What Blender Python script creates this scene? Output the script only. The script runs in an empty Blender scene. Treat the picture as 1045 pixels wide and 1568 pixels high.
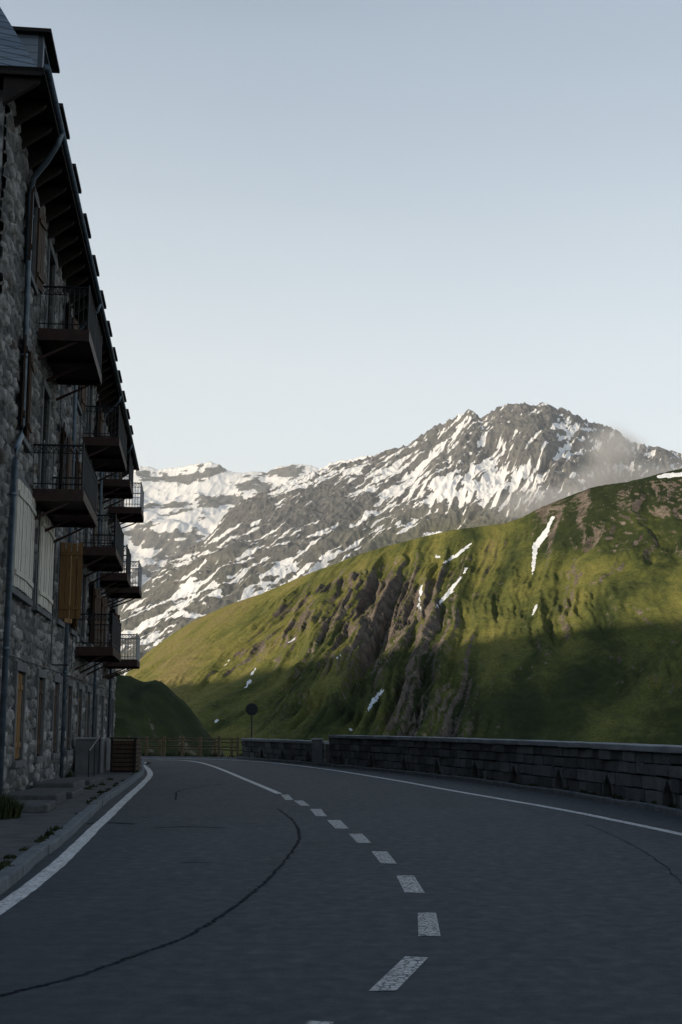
import bpy, math, random
import numpy as np
from mathutils import Vector
random.seed(7)
sc=bpy.context.scene
# ---------------------------------------------------------------- camera
F=1900.0; PITCH=math.atan(325/1900.); CP,SP=math.cos(PITCH),math.sin(PITCH); CAMH=1.6
cd=bpy.data.cameras.new("camera"); cam=bpy.data.objects.new("camera",cd); sc.collection.objects.link(cam)
cam.location=(0,0,CAMH); cam.rotation_euler=(math.radians(90)+PITCH,0,0)
cd.sensor_fit='VERTICAL'; cd.sensor_height=36; cd.sensor_width=24; cd.lens=36*F/1568.; cd.clip_end=40000; cd.clip_start=.1
sc.camera=cam
# survey helpers: bearing / elevation of a measured sight line, and its hit on the flat road plane
def be(u,v):
    x=(u-522.5)/F; y=-(v-784)/F; dy=CP-y*SP; dz=SP+y*CP
    return x/dy, dz/dy
def gp(u,v,z=0.0):
    b,e=be(u,v); Y=(z-CAMH)/e
    return (b*Y,Y)
# ---------------------------------------------------------------- light
SUN_AZ=math.radians(229); SUN_EL=math.radians(10.0); TS=math.tan(SUN_EL)
w=bpy.data.worlds.new("World"); sc.world=w; w.use_nodes=True; nt=w.node_tree
sky=nt.nodes.new('ShaderNodeTexSky'); sky.sky_type='NISHITA'; sky.sun_disc=False
sky.sun_elevation=SUN_EL; sky.sun_rotation=SUN_AZ; sky.altitude=1500; sky.air_density=1.0; sky.dust_density=1.5; sky.ozone_density=1.5
bg=nt.nodes['Background']; bg.inputs[1].default_value=0.05; nt.links.new(sky.outputs[0],bg.inputs[0])
# thin high haze veil, brighter towards the horizon
tc=nt.nodes.new('ShaderNodeTexCoord'); sp=nt.nodes.new('ShaderNodeSeparateXYZ'); nt.links.new(tc.outputs['Generated'],sp.inputs[0])
cr=nt.nodes.new('ShaderNodeValToRGB'); e=cr.color_ramp.elements
for _ in range(5): e.new(.5)
for k,(p,c) in zip(e,[(0,(.80,.83,.81)),(.17,(.86,.89,.87)),(.28,(.74,.785,.79)),(.40,(.535,.595,.635)),(.52,(.41,.47,.535)),(.66,(.17,.22,.29)),(1,(.05,.085,.14))]):
    k.position=p; k.color=(*c,1)
mm=nt.nodes.new('ShaderNodeMath'); mm.operation='MULTIPLY_ADD'; nzz=nt.nodes.new('ShaderNodeTexNoise'); nzz.inputs['Scale'].default_value=1.6; nzz.inputs['Detail'].default_value=5
mpp=nt.nodes.new('ShaderNodeMapping'); mpp.inputs['Scale'].default_value=(1,1,4); mpp.inputs['Rotation'].default_value=(.2,.25,0); nt.links.new(tc.outputs['Generated'],mpp.inputs[0]); nt.links.new(mpp.outputs[0],nzz.inputs['Vector'])
nt.links.new(nzz.outputs[0],mm.inputs[0]); mm.inputs[1].default_value=.08; 
m3=nt.nodes.new('ShaderNodeMath'); m3.operation='SUBTRACT'; nt.links.new(sp.outputs[2],m3.inputs[0]); m3.inputs[1].default_value=.04
nt.links.new(m3.outputs[0],mm.inputs[2]); nt.links.new(mm.outputs[0],cr.inputs[0])
bg2=nt.nodes.new('ShaderNodeBackground'); nt.links.new(cr.outputs[0],bg2.inputs[0]); bg2.inputs[1].default_value=.92
ad=nt.nodes.new('ShaderNodeAddShader'); nt.links.new(bg.outputs[0],ad.inputs[0]); nt.links.new(bg2.outputs[0],ad.inputs[1]); nt.links.new(ad.outputs[0],nt.nodes['World Output'].inputs[0])
sd=bpy.data.lights.new("sun",'SUN'); so=bpy.data.objects.new("sun",sd); sc.collection.objects.link(so)
sd.energy=5; sd.angle=math.radians(.5); sd.color=(1,.85,.63)
sdir=Vector((math.sin(SUN_AZ)*math.cos(SUN_EL),math.cos(SUN_AZ)*math.cos(SUN_EL),math.sin(SUN_EL)))
so.rotation_euler=sdir.to_track_quat('Z','Y').to_euler()
sc.view_settings.view_transform='Standard'; sc.view_settings.look='None'; sc.view_settings.exposure=0
# ---------------------------------------------------------------- numpy noise
def perlin(x,y,seed=0):
    x=np.asarray(x,float); y=np.asarray(y,float)
    xi=np.floor(x).astype(np.int64); yi=np.floor(y).astype(np.int64); xf=x-xi; yf=y-yi
    def g(ix,iy,dx,dy):
        h=(ix*374761393+iy*668265263+seed*974634777)&0xffffffff
        h=((h^(h>>13))*1274126177)&0xffffffff; h=h^(h>>16)
        a=h/4294967296.*2*np.pi
        return np.cos(a)*dx+np.sin(a)*dy
    u=xf*xf*xf*(xf*(xf*6-15)+10); v=yf*yf*yf*(yf*(yf*6-15)+10)
    a=g(xi,yi,xf,yf); b=g(xi+1,yi,xf-1,yf); c=g(xi,yi+1,xf,yf-1); d=g(xi+1,yi+1,xf-1,yf-1)
    return ((a*(1-u)+b*u)*(1-v)+(c*(1-u)+d*u)*v)*1.45
def fbm(x,y,o=5,seed=0,r=.5):
    s=0;a=1;t=0
    for i in range(o):
        s=s+a*perlin(x*2**i,y*2**i,seed+i); t+=a; a*=r
    return s/t
def ridged(x,y,o=4,seed=0,r=.5):
    s=0;a=1;t=0
    for i in range(o):
        s=s+a*(1-np.abs(perlin(x*2**i,y*2**i,seed+i))*1.7); t+=a; a*=r
    return s/t
def hash2(ix,iy,s):
    h=(ix.astype(np.int64)*73856093^iy.astype(np.int64)*19349663^(s*83492791))&0xffffffff
    h=((h^(h>>15))*2246822519)&0xffffffff; h=((h^(h>>13))*3266489917)&0xffffffff; h=h^(h>>16)
    return h/4294967296.
def sstep(a,b,x):
    t=np.clip((x-a)/(b-a),0,1); return t*t*(3-2*t)
# ---------------------------------------------------------------- mesh helpers
def link(o,parent=None):
    sc.collection.objects.link(o)
    if parent: o.parent=parent
    return o
def empty(name):
    return link(bpy.data.objects.new(name,None))
def grid_mesh(name,X,Y,Z,mat,attrs={},keep=None,parent=None,smooth=True,flip=False):
    n,m=X.shape
    co=np.stack([X,Y,Z],-1).reshape(-1,3).astype(np.float32)
    i=np.arange(n*m).reshape(n,m)
    q=np.stack([i[:-1,:-1],i[1:,:-1],i[1:,1:],i[:-1,1:]],-1)
    if flip: q=q[...,::-1]
    q=q[keep] if keep is not None else q.reshape(-1,4)
    me=bpy.data.meshes.new(name); me.vertices.add(len(co)); me.vertices.foreach_set('co',co.ravel())
    me.loops.add(q.size); me.loops.foreach_set('vertex_index',q.ravel().astype(np.int32))
    me.polygons.add(len(q)); me.polygons.foreach_set('loop_start',np.arange(0,q.size,4,dtype=np.int32))
    me.update(calc_edges=True)
    me.polygons.foreach_set('use_smooth',np.full(len(q),smooth))
    for k,a in attrs.items():
        at=me.attributes.new(k,'FLOAT','POINT'); at.data.foreach_set('value',a.ravel().astype(np.float32))
    me.materials.append(mat)
    return link(bpy.data.objects.new(name,me),parent)
class B:
    def __init__(s): s.v=[]; s.f=[]
    def hexa(s,c):
        k=len(s.v); s.v+=[tuple(p) for p in c]
        s.f+=[(k,k+3,k+2,k+1),(k+4,k+5,k+6,k+7),(k,k+1,k+5,k+4),(k+1,k+2,k+6,k+5),(k+2,k+3,k+7,k+6),(k+3,k,k+4,k+7)]
    def box(s,x0,x1,y0,y1,z0,z1):
        s.hexa([(x0,y0,z0),(x1,y0,z0),(x1,y1,z0),(x0,y1,z0),(x0,y0,z1),(x1,y0,z1),(x1,y1,z1),(x0,y1,z1)])
    def quad(s,*p):
        k=len(s.v); s.v+=[tuple(q) for q in p]; s.f.append(tuple(range(k,k+len(p))))
    def tube(s,pts,r,n=8):
        pts=[Vector(p) for p in pts]; rings=[]
        for i,p in enumerate(pts):
            t=(pts[min(i+1,len(pts)-1)]-pts[max(i-1,0)]).normalized()
            a=t.orthogonal().normalized() if abs(t.z)>.95 else t.cross(Vector((0,0,1))).normalized()
            if abs(t.z)>.95: a=Vector((1,0,0)); a=(a-a.dot(t)*t).normalized()
            b=t.cross(a); k=len(s.v); rings.append(k)
            for j in range(n):
                th=2*math.pi*j/n; s.v.append(tuple(p+a*r*math.cos(th)+b*r*math.sin(th)))
        for k0,k1 in zip(rings,rings[1:]):
            for j in range(n): s.f.append((k0+j,k0+(j+1)%n,k1+(j+1)%n,k1+j))
        s.f.append(tuple(rings[0]+j for j in range(n))[::-1]); s.f.append(tuple(rings[-1]+j for j in range(n)))
    def obj(s,name,mat,parent=None,bevel=0,smooth=False):
        me=bpy.data.meshes.new(name); me.from_pydata(s.v,[],s.f); me.materials.append(mat)
        if smooth:
            for p in me.polygons: p.use_smooth=True
        o=link(bpy.data.objects.new(name,me),parent)
        import bmesh
        bm=bmesh.new(); bm.from_mesh(me); bmesh.ops.recalc_face_normals(bm,faces=bm.faces); bm.to_mesh(me); bm.free()
        if bevel:
            md=o.modifiers.new('bevel','BEVEL'); md.width=bevel; md.segments=2; md.limit_method='ANGLE'
        return o
# ---------------------------------------------------------------- material helpers
class M:
    def __init__(s,name,rough=.85,spec=.3,metal=0):
        s.m=bpy.data.materials.new(name); s.m.use_nodes=True; s.nt=s.m.node_tree; s.b=s.nt.nodes['Principled BSDF']
        s.b.inputs['Roughness'].default_value=rough; s.b.inputs['Specular IOR Level'].default_value=spec; s.b.inputs['Metallic'].default_value=metal
        s.tc=s.nt.nodes.new('ShaderNodeTexCoord')
    def set(s,inp,val):
        if hasattr(val,'links') or hasattr(val,'is_linked'): s.nt.links.new(val,inp)
        else:
            if isinstance(val,(tuple,list)) and len(val)==3 and inp.type=='RGBA': val=(*val,1)
            inp.default_value=val
    def vec(s,scale=(1,1,1),rot=(0,0,0)):
        n=s.nt.nodes.new('ShaderNodeMapping'); s.nt.links.new(s.tc.outputs['Object'],n.inputs[0]); n.inputs['Scale'].default_value=scale; n.inputs['Rotation'].default_value=rot
        return n.outputs[0]
    def noise(s,scale,detail=4,rough=.55,vec=None,dist=0):
        n=s.nt.nodes.new('ShaderNodeTexNoise'); s.nt.links.new(vec or s.tc.outputs['Object'],n.inputs['Vector'])
        n.inputs['Scale'].default_value=scale; n.inputs['Detail'].default_value=detail; n.inputs['Roughness'].default_value=rough; n.inputs['Distortion'].default_value=dist
        return n.outputs[0]
    def voro(s,scale,feature='F1',vec=None,out=0):
        n=s.nt.nodes.new('ShaderNodeTexVoronoi'); n.feature=feature; s.nt.links.new(vec or s.tc.outputs['Object'],n.inputs['Vector']); n.inputs['Scale'].default_value=scale
        return n.outputs[out]
    def attr(s,name):
        n=s.nt.nodes.new('ShaderNodeAttribute'); n.attribute_name=name; return n.outputs['Fac']
    def ramp(s,fac,stops,interp='LINEAR'):
        n=s.nt.nodes.new('ShaderNodeValToRGB'); s.nt.links.new(fac,n.inputs[0]); e=n.color_ramp.elements; n.color_ramp.interpolation=interp
        while len(e)<len(stops): e.new(.5)
        for k,(p,c) in zip(e,stops):
            k.position=p; k.color=(c,c,c,1) if isinstance(c,(int,float)) else (*c,1)
        return n.outputs[0]
    def mix(s,fac,a,b,mode='MIX'):
        n=s.nt.nodes.new('ShaderNodeMix'); n.data_type='RGBA'; n.blend_type=mode
        s.set(n.inputs['Factor'],fac); s.set(n.inputs[6],a); s.set(n.inputs[7],b); return n.outputs[2]
    def math(s,op,a,b=0.,c=0.):
        n=s.nt.nodes.new('ShaderNodeMath'); n.operation=op; s.set(n.inputs[0],a); s.set(n.inputs[1],b); s.set(n.inputs[2],c); return n.outputs[0]
    def col(s,c): s.set(s.b.inputs['Base Color'],c); return s
    def rough(s,c): s.set(s.b.inputs['Roughness'],c); return s
    def bump(s,h,strength=.5,dist=.02):
        n=s.nt.nodes.new('ShaderNodeBump'); n.inputs['Strength'].default_value=strength; n.inputs['Distance'].default_value=dist
        s.nt.links.new(h,n.inputs['Height'])
        prev=s.b.inputs['Normal']
        if prev.is_linked: s.nt.links.new(prev.links[0].from_socket,n.inputs['Normal'])
        s.nt.links.new(n.outputs[0],prev); return s

# asphalt
m=M('asphalt',.85,.25)
big=m.noise(.35,5,.6,dist=.6); fine=m.noise(90,3,.7); mid=m.noise(6,5,.65); streak=m.noise(1,4,.6,vec=m.vec((1.3,.12,1),(0,0,.12)))
c=m.ramp(big,[(.3,(.0155,.0235,.0315)),(.7,(.028,.039,.0495))])
c=m.mix(m.ramp(streak,[(.4,0.),(.75,.6)]),c,(.041,.053,.064))
c=m.mix(m.ramp(fine,[(.35,.0),(.72,.8)]),c,(.073,.086,.097))
c=m.mix(m.ramp(m.noise(.9,7,.72),[(.54,0.),(.72,.5)]),c,(.014,.018,.022))
m.col(c).rough(m.ramp(mid,[(.3,.65),(.7,.95)])).bump(fine,.6,.006).bump(mid,.25,.01); ASPH=m.m
m=M('road_paint',.7,.3)
cr=m.voro(16,'DISTANCE_TO_EDGE',vec=m.vec((1,1,1))); w1=m.noise(28,5,.75); 
wear=m.math('MULTIPLY',m.ramp(cr,[(.03,0.),(.09,1.)]),m.ramp(w1,[(.36,.0),(.5,1.)]))
m.col(m.mix(wear,(.07,.075,.08),m.ramp(m.noise(5,4),[(.3,(.42,.42,.41)),(.7,(.62,.61,.6))]))).bump(w1,.3,.004); PAINT=m.m
m=M('edge_paint',.7,.3)
w1=m.noise(20,5,.75); m.col(m.mix(m.ramp(w1,[(.38,0.),(.49,1.)]),(.08,.085,.09),m.ramp(m.noise(4,4),[(.3,(.5,.5,.49)),(.7,(.74,.73,.72))]))); PAINT2=m.m
m=M('tar',.95,.05); n=m.noise(7,5,.75); m.col(m.ramp(n,[(.35,(.010,.014,.018)),(.48,(.015,.021,.027)),(.60,(.029,.039,.049))])); TAR=m.m
def stony(name,a,b,sc1=3,sc2=40,bs=.5,bd=.01,rough=.88):
    m=M(name,rough,.25); n1=m.noise(sc1,6,.65); n2=m.noise(sc2,4,.7)
    c=m.ramp(n1,[(.3,a),(.7,b)]); c=m.mix(m.ramp(n2,[(.4,0.),(.7,.5)]),c,tuple(x*.45 for x in a))
    m.col(c).bump(n2,bs,bd).bump(n1,bs,bd*3); return m
PAVE=stony('pavement_concrete',(.050,.055,.058),(.112,.118,.12)).m
KERB=stony('kerb_granite',(.10,.115,.13),(.20,.215,.23),4,60).m
CONC=stony('concrete',(.09,.095,.10),(.16,.165,.17),2,50).m
GRANS=[stony('granite_block_grey',(.085,.088,.09),(.17,.172,.172),2.2,30,.9,.02).m, stony('granite_block_dark',(.06,.062,.064),(.12,.122,.122),2.2,30,.9,.02).m, stony('granite_block_light',(.11,.113,.115),(.21,.212,.21),2.2,30,.9,.02).m]
MORT=stony('mortar',(.03,.03,.03),(.06,.06,.058),5,60).m
COPE=stony('coping_stone',(.22,.235,.25),(.36,.375,.39),2,40).m
# facade stone
m=M('rubble_stone',.9,.2)
cid=m.attr('cid'); mor=m.attr('stone'); n2=m.noise(14,5,.7); n3=m.noise(.5,4,.6)
c=m.ramp(cid,[(0,(.045,.047,.05)),(.3,(.11,.11,.108)),(.6,(.19,.19,.187)),(.84,(.43,.43,.42)),(1,(.12,.10,.08))])
c=m.mix(m.ramp(n2,[(.35,.65),(.65,0.)]),c,(.035,.036,.037))
mo=m.ramp(m.noise(3,4),[(.42,(.025,.025,.026)),(.72,(.5,.5,.49))])
c=m.mix(mor,mo,c); c=m.mix(m.ramp(n3,[(.42,0.),(.7,.6)]),c,(.055,.057,.058))
m.col(c).bump(n2,.8,.02); RUB=m.m
def wood(name,a,b,dirscale=(14,14,1.2)):
    m=M(name,.75,.25); n=m.noise(2.5,5,.6,vec=m.vec(dirscale)); m.col(m.ramp(n,[(.3,a),(.7,b)])).bump(n,.4,.01); return m.m
WOODW=wood('weathered_white_wood',(.30,.285,.25),(.66,.63,.56)); WOODB=wood('brown_wood',(.030,.018,.012),(.078,.047,.029)); WOODY=wood('ochre_wood',(.13,.07,.027),(.24,.14,.055))
WOODD=wood('dark_timber',(.010,.008,.007),(.024,.018,.015)); FEN=wood('fence_timber',(.10,.08,.045),(.21,.16,.09),(3,3,3))
m=M('rust_red_steel',.6,.3); n=m.noise(6,5,.7); m.col(m.ramp(n,[(.35,(.022,.010,.009)),(.7,(.05,.022,.018))])).bump(n,.3,.01); STEEL=m.m
m=M('dark_iron',.5,.4,.3); m.col((.016,.017,.02)); IRON=m.m
m=M('pale_iron',.6,.4); m.col((.28,.28,.29)); IRONW=m.m
m=M('zinc_pipe',.5,.4,.3); n=m.noise(5,4); m.col(m.ramp(n,[(.3,(.06,.09,.12)),(.7,(.13,.17,.21))])); ZINC=m.m
m=M('window_glass',.08,.6); m.col((.015,.018,.022)); GLASS=m.m
m=M('slate_roof',.6,.4); br=m.nt.nodes.new('ShaderNodeTexBrick'); m.nt.links.new(m.vec((1,1,1),(0,math.radians(90),math.radians(0))),br.inputs[0]); br.inputs['Scale'].default_value=3.2
br.inputs['Color1'].default_value=(.14,.18,.23,1); br.inputs['Color2'].default_value=(.20,.24,.29,1); br.inputs['Mortar'].default_value=(.05,.06,.075,1); m.col(br.outputs[0]); SLATE=m.m
m=M('sign_metal',.6,.4,.2); m.col((.020,.024,.028)); SIGN=m.m

# ---------------------------------------------------------------- terrain materials
m=M('alpine_grass_rock',.95,.1)
rk=m.attr('rock'); sn=m.attr('snow'); tn=m.attr('tone')
g1=m.noise(.09,6,.65); g2=m.noise(.6,5,.7); g3=m.noise(.16,7,.75); g4=m.noise(.05,6,.7)
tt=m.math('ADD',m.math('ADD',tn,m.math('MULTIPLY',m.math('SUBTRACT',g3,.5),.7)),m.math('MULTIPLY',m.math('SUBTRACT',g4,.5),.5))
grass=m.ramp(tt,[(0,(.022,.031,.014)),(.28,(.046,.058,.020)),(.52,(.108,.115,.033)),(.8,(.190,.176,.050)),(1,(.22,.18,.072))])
grass=m.mix(m.ramp(g2,[(.45,0.),(.66,.55)]),grass,(.026,.033,.014))
rock=m.ramp(g1,[(.3,(.062,.052,.046)),(.5,(.145,.118,.098)),(.72,(.26,.215,.175))])
rock=m.mix(m.ramp(g2,[(.45,0.),(.6,.6)]),rock,(.038,.034,.031))
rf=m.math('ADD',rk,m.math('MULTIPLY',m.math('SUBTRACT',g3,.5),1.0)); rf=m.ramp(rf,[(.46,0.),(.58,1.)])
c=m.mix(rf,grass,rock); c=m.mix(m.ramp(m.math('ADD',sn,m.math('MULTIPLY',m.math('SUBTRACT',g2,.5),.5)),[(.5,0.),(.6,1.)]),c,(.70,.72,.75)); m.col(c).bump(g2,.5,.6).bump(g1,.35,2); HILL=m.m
m=M('snowy_rock',.9,.15)
sn=m.attr('snow'); tn=m.attr('tone'); g1=m.noise(.03,8,.75); g2=m.noise(.12,4,.75)
rock=m.ramp(g1,[(.3,(.052,.056,.064)),(.5,(.118,.118,.118)),(.7,(.22,.208,.19))])
rock=m.mix(tn,rock,m.ramp(g1,[(.3,(.07,.078,.045)),(.7,(.15,.14,.083))]))
sf=m.math('ADD',sn,m.math('MULTIPLY',m.math('SUBTRACT',g2,.5),.5)); sf=m.ramp(sf,[(.47,0.),(.53,1.)])
m.col(m.mix(sf,rock,(.80,.81,.83))).bump(g1,.35,5).bump(g2,.35,2); SNOWM=m.m
m=M('ground_soil_grass',.95,.1); g1=m.noise(.25,7,.7); g2=m.noise(3,4,.7)
m.col(m.mix(m.ramp(g2,[(.4,0.),(.7,.6)]),m.ramp(g1,[(.35,(.025,.03,.012)),(.55,(.045,.05,.02)),(.7,(.09,.075,.055))]),(.02,.02,.015))).bump(g1,.8,.4); SOIL=m.m

# ---------------------------------------------------------------- boundary of the terrace
_wy=np.array([-600,-60,-15,0,12,23.6,30,35.7,43,49.8,55,61.3,64,500]); _wx=np.array([60,12,8.2,7.9,7.3,6.3,5.3,4.1,2.0,-.45,-2.6,-4.9,-5.2,-5.2])
def bx(y): return np.interp(y,_wy,_wx)
def yb(x): return np.interp(x,[-200,-40,-16,-10,-5,300],[60,66,66.5,64.6,62.2,62.2])
xi=np.linspace(-1,1,440); k=5.5
gx=7000*np.sinh(k*xi)/math.sinh(k); gy=45+9000*np.sinh(k*xi)/math.sinh(k)
X,Y=np.meshgrid(gx,gy,indexing='ij')
d=np.maximum(X-bx(Y),Y-yb(X))-.7
out=np.clip(d,0,None)
Z=-.06-np.clip(out*.62,0,112)-np.clip(out-180,0,60)*.1
Z=Z+np.where(out>0,fbm(X/9,Y/9,4,3)*np.clip(out*.15,0,2.2),0)
left=np.clip(-28-X,0,170)*(1-sstep(55,110,Y)); Z=Z+left*.33+fbm(X/40,Y/40,4,5)*np.clip(left*.2,0,12)
grid_mesh('ground',X,Y,Z,SOIL)

# ---------------------------------------------------------------- green hillside
def tab(pts):
    P_=[be(*p) for p in pts]; return np.array([p[0] for p in P_]),np.array([p[1] for p in P_])
nx,ns=1250,540
x=np.linspace(-560,800,nx); s=np.linspace(0,1.12,ns)
Yc=1080+60*perlin(x/400,x*0+3.3,11)-.12*x
tb,te=tab([(-200,1200),(0,1150),(100,1092),(190,1036),(225,1000),(262,972),(300,949),(350,926),(400,909),(450,888),(500,868),(560,846),(600,834),(640,824),(690,812),(735,806),(770,802),(800,792),(830,776),(860,764),(905,747),(930,742),(960,738),(1000,728),(1045,717),(1200,690),(1500,660)])
Zc=1.6+np.interp(x/Yc,tb,te)*Yc
XX,S=np.meshgrid(x,s,indexing='ij'); YC=Yc[:,None]; ZC=Zc[:,None]
YF=470; ZF=-112
YY=YF+(YC-YF)*S
prof=np.where(S<1,.90*S+.10*S**2.2,1-(S-1)*.9)
prof=np.where(S<1,prof+.05*np.sin(np.pi*np.clip(S,0,1)),prof)
ZZ=ZF+(ZC-ZF)*prof
bb0=XX/YY
q=XX-YY*(.50-.26*sstep(-.08,.2,bb0))+26*fbm(XX/120,YY/120,3,21)+6*fbm(XX/30,YY/30,3,22)
env=np.clip(np.sin(np.pi*np.clip(S,0,1)**1.3),0,1)**.7
R0=ridged(q/150+.3,YY/700,2,29); R1=ridged(q/70,YY/330,2,31); R2=ridged(q/25+5,YY/120,3,41); R3=ridged(q/9,YY/60,3,51)
amp=sstep(.35,.7,fbm(XX/80,YY/80,2,23)*.5+.5)
gul=.16+.62*np.exp(-((bb0-.03)/.08)**2)+.24*sstep(.12,.2,bb0)
ZZ=ZZ+env*gul*((R0-.55)*30+(R1-.55)*22+(R2-.5)*15*(.35+amp))+(.15+env)*(.12+gul)*((R3-.5)*5.5)*(.3+amp)
ZZ=ZZ+(fbm(XX/22,YY/22,5,61)*2.4)*(.2+env)+fbm(XX/3.5,YY/3.5,3,71)*.35
gxx=np.gradient(ZZ,axis=0)/(x[1]-x[0]); gyy=np.gradient(ZZ,axis=1)/np.gradient(YY,axis=1)
steep=np.sqrt(gxx**2+gyy**2)
bb=XX/YY; E=(ZZ-1.6)/YY
n1=fbm(q/26,YY/160,5,81)
rock=sstep(.45,1.0,steep)*.5+.50*n1+.34*np.exp(-((bb-.03)/.07)**2)*np.exp(-((E-.09)/.035)**2)+.28*np.exp(-((bb-.2)/.05)**2)*sstep(.15,.18,E)-.05
rock=rock+.35*np.exp(-((bb+.075)/.035)**2)*np.exp(-((E-.055-.5*(bb+.075))/.012)**2)
cloud_shade=sstep(.12,.19,bb)*sstep(.12,.155,E+.014*fbm(XX/40,YY/40,3,97))  # cloud shade on the upper right slope, painted in as darker heath and rock
tone=.42+.7*fbm(q/50,YY/110,5,91)+.42*np.exp(-((bb+.13)/.08)**2)+.15*sstep(.05,.11,E)-.15*sstep(.05,.0,E)-.5*cloud_shade
rock=rock+.14*cloud_shade
snow=np.zeros_like(ZZ)
wob=fbm(XX/7,YY/7,4,95)*.0018
for a,b_,w0,w1 in [((846,793),(838,812),4,5),((838,812),(820,838),6,8),((820,838),(816,876),6,3),((706,884),(690,905),2,6),((690,905),(668,930),6,2),((722,832),(700,850),2,4),((700,850),(680,862),4,2),
      ((586,1058),(573,1072),3,6),((573,1072),(562,1091),5,2),((646,898),(641,930),3,2),((642,930),(646,934),2,1),((396,1018),(386,1032),1,3),((383,1042),(376,1054),3,2),((822,926),(816,942),4,2),((333,1103),(325,1113),3,1),
      ((1010,730),(1045,726),5,6),((1045,726),(1100,718),6,5),((674,852),(668,852),2,3),((512,1010),(522,1003),1,2),((714,870),(710,878),3,2),((545,1113),(538,1118),1,2),((440,985),(452,978),1,2),((345,1018),(352,1012),1,2)]:
    A=np.array(be(*a)); C=np.array(be(*b_)); D=C-A; L=(D@D)
    t=np.clip(((bb-A[0])*D[0]+(E-A[1])*D[1])/L,0,1)
    dd=np.hypot(bb-A[0]-t*D[0],E-A[1]-t*D[1])+wob
    snow=np.maximum(snow,sstep(1.25,.6,dd/(.70*(w0+(w1-w0)*t)/F)))
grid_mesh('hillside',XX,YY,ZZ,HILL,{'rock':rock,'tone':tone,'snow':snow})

# ---------------------------------------------------------------- snow mountain
def bumps(bb,E,L):
    r=0
    for (u,v,su,sv,wt) in L:
        b0,e0=be(u,v); r=r+wt*np.exp(-((bb-b0)/(su/F))**2-((E-e0)/(sv/F))**2)
    return r
nx,ns=1300,560
x=np.linspace(-1250,1500,nx); s=np.linspace(0.12,1.05,ns)
Yc=4000+250*perlin(x/700,x*0+1.3,111)
tb,te=tab([(-300,1080),(0,1010),(150,960),(200,915),(260,862),(320,822),(345,790),(370,768),(420,748),(480,724),(520,712),(555,703),(585,695),(600,688),(625,682),(640,671),(662,656),(680,647),(700,638),(718,629),(726,632),(735,641),(746,636),(765,623),(785,618),(800,617),(815,621),(832,617),(850,624),(870,630),(890,641),(915,650),(945,659),(960,674),(990,683),(1045,696),(1150,725),(1400,760)])
Zc0=1.6+np.interp(x/Yc,tb,te)*Yc
ker=np.hanning(61); ker/=ker.sum(); Zsm=np.convolve(np.pad(Zc0,30,'edge'),ker,'valid')
XX,S=np.meshgrid(x,s,indexing='ij'); YC=Yc[:,None]; YF=1900; ZF=-110
jag=(Zc0-Zsm)[:,None]*np.exp(-np.abs(S-1)/.05)+(ridged(XX/30,S*30,4,112)*14-8)*np.exp(-np.abs(S-1)/.04)
ZC=Zsm[:,None]
YY=YF+(YC-YF)*S
prof=np.where(S<1,.8*S+.2*S**2,1-(S-1)*1.2)
ZZ=ZF+(ZC-ZF)*prof+jag
env=np.clip(np.sin(np.pi*np.clip(S,0,1)**1.5),0,1)**.6
Zb=ZF+(ZC-ZF)*prof
psi=Zb-(.42*XX+.00022*np.clip(XX+600,0,None)**2)+40*fbm(XX/260,YY/260,3,121)
P1=ridged(psi/150,XX/700+YY/3000,2,131); P2=ridged(psi/48,XX/300,3,141); P3=fbm(psi/16,XX/110,4,151,.6)
V1=ridged((XX-.35*YY)/330,YY/900,2,159)
V2=ridged((XX-.35*YY)/130+.6*P1,YY/420,3,161); V3=ridged((XX-.4*YY)/45,YY/170,3,165)
rt=sstep(.02,.12,XX/YY)
ZZ=ZZ+env*((1-rt*.5)*((P1-.55)*45+(P2-.5)*20)+P3*5+(V1-.5)*80*(.3+.7*rt)+(.25+.75*rt)*((V2-.5)*46+(V3-.5)*18))+(fbm(XX/100,YY/100,4,171)*14)*(.3+env)+(ridged(XX/26,YY/46,3,181,.5)-.5)*8
bb=XX/YY; E=(ZZ-1.6)/YY
den=bumps(bb,E,[(700,742,80,32,.44),(790,748,45,35,.36),(620,745,80,30,.18),(470,860,150,40,.10),(560,800,90,30,.10),(880,655,26,7,.7),(905,690,30,20,.22),(825,640,90,24,-.10),(430,782,80,24,-.40),(1000,700,60,30,-.05),(760,800,170,16,-.45),(545,725,70,12,.2),(600,835,80,18,-.3),(690,660,60,20,.0),(230,950,50,50,.1)])
pat=(1.25*P3+.65*(.52-P2)+.25*(.5-P1))*(1-.5*rt)+rt*(.5*(.52-V3)+.35*(.5-V2)+.9*fbm((XX-.5*YY)/20,YY/110,4,191,.6))+.25*fbm(XX/30,ZZ/30,4,195)
snow=.5+(pat-.155+den)*1.9
tone=sstep(.185,.15,E)*sstep(-.05,.1,bb)*.9+.25*sstep(.16,.12,E)
grid_mesh('snow_mountain',XX,YY,ZZ,SNOWM,{'snow':snow,'tone':tone})

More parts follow.
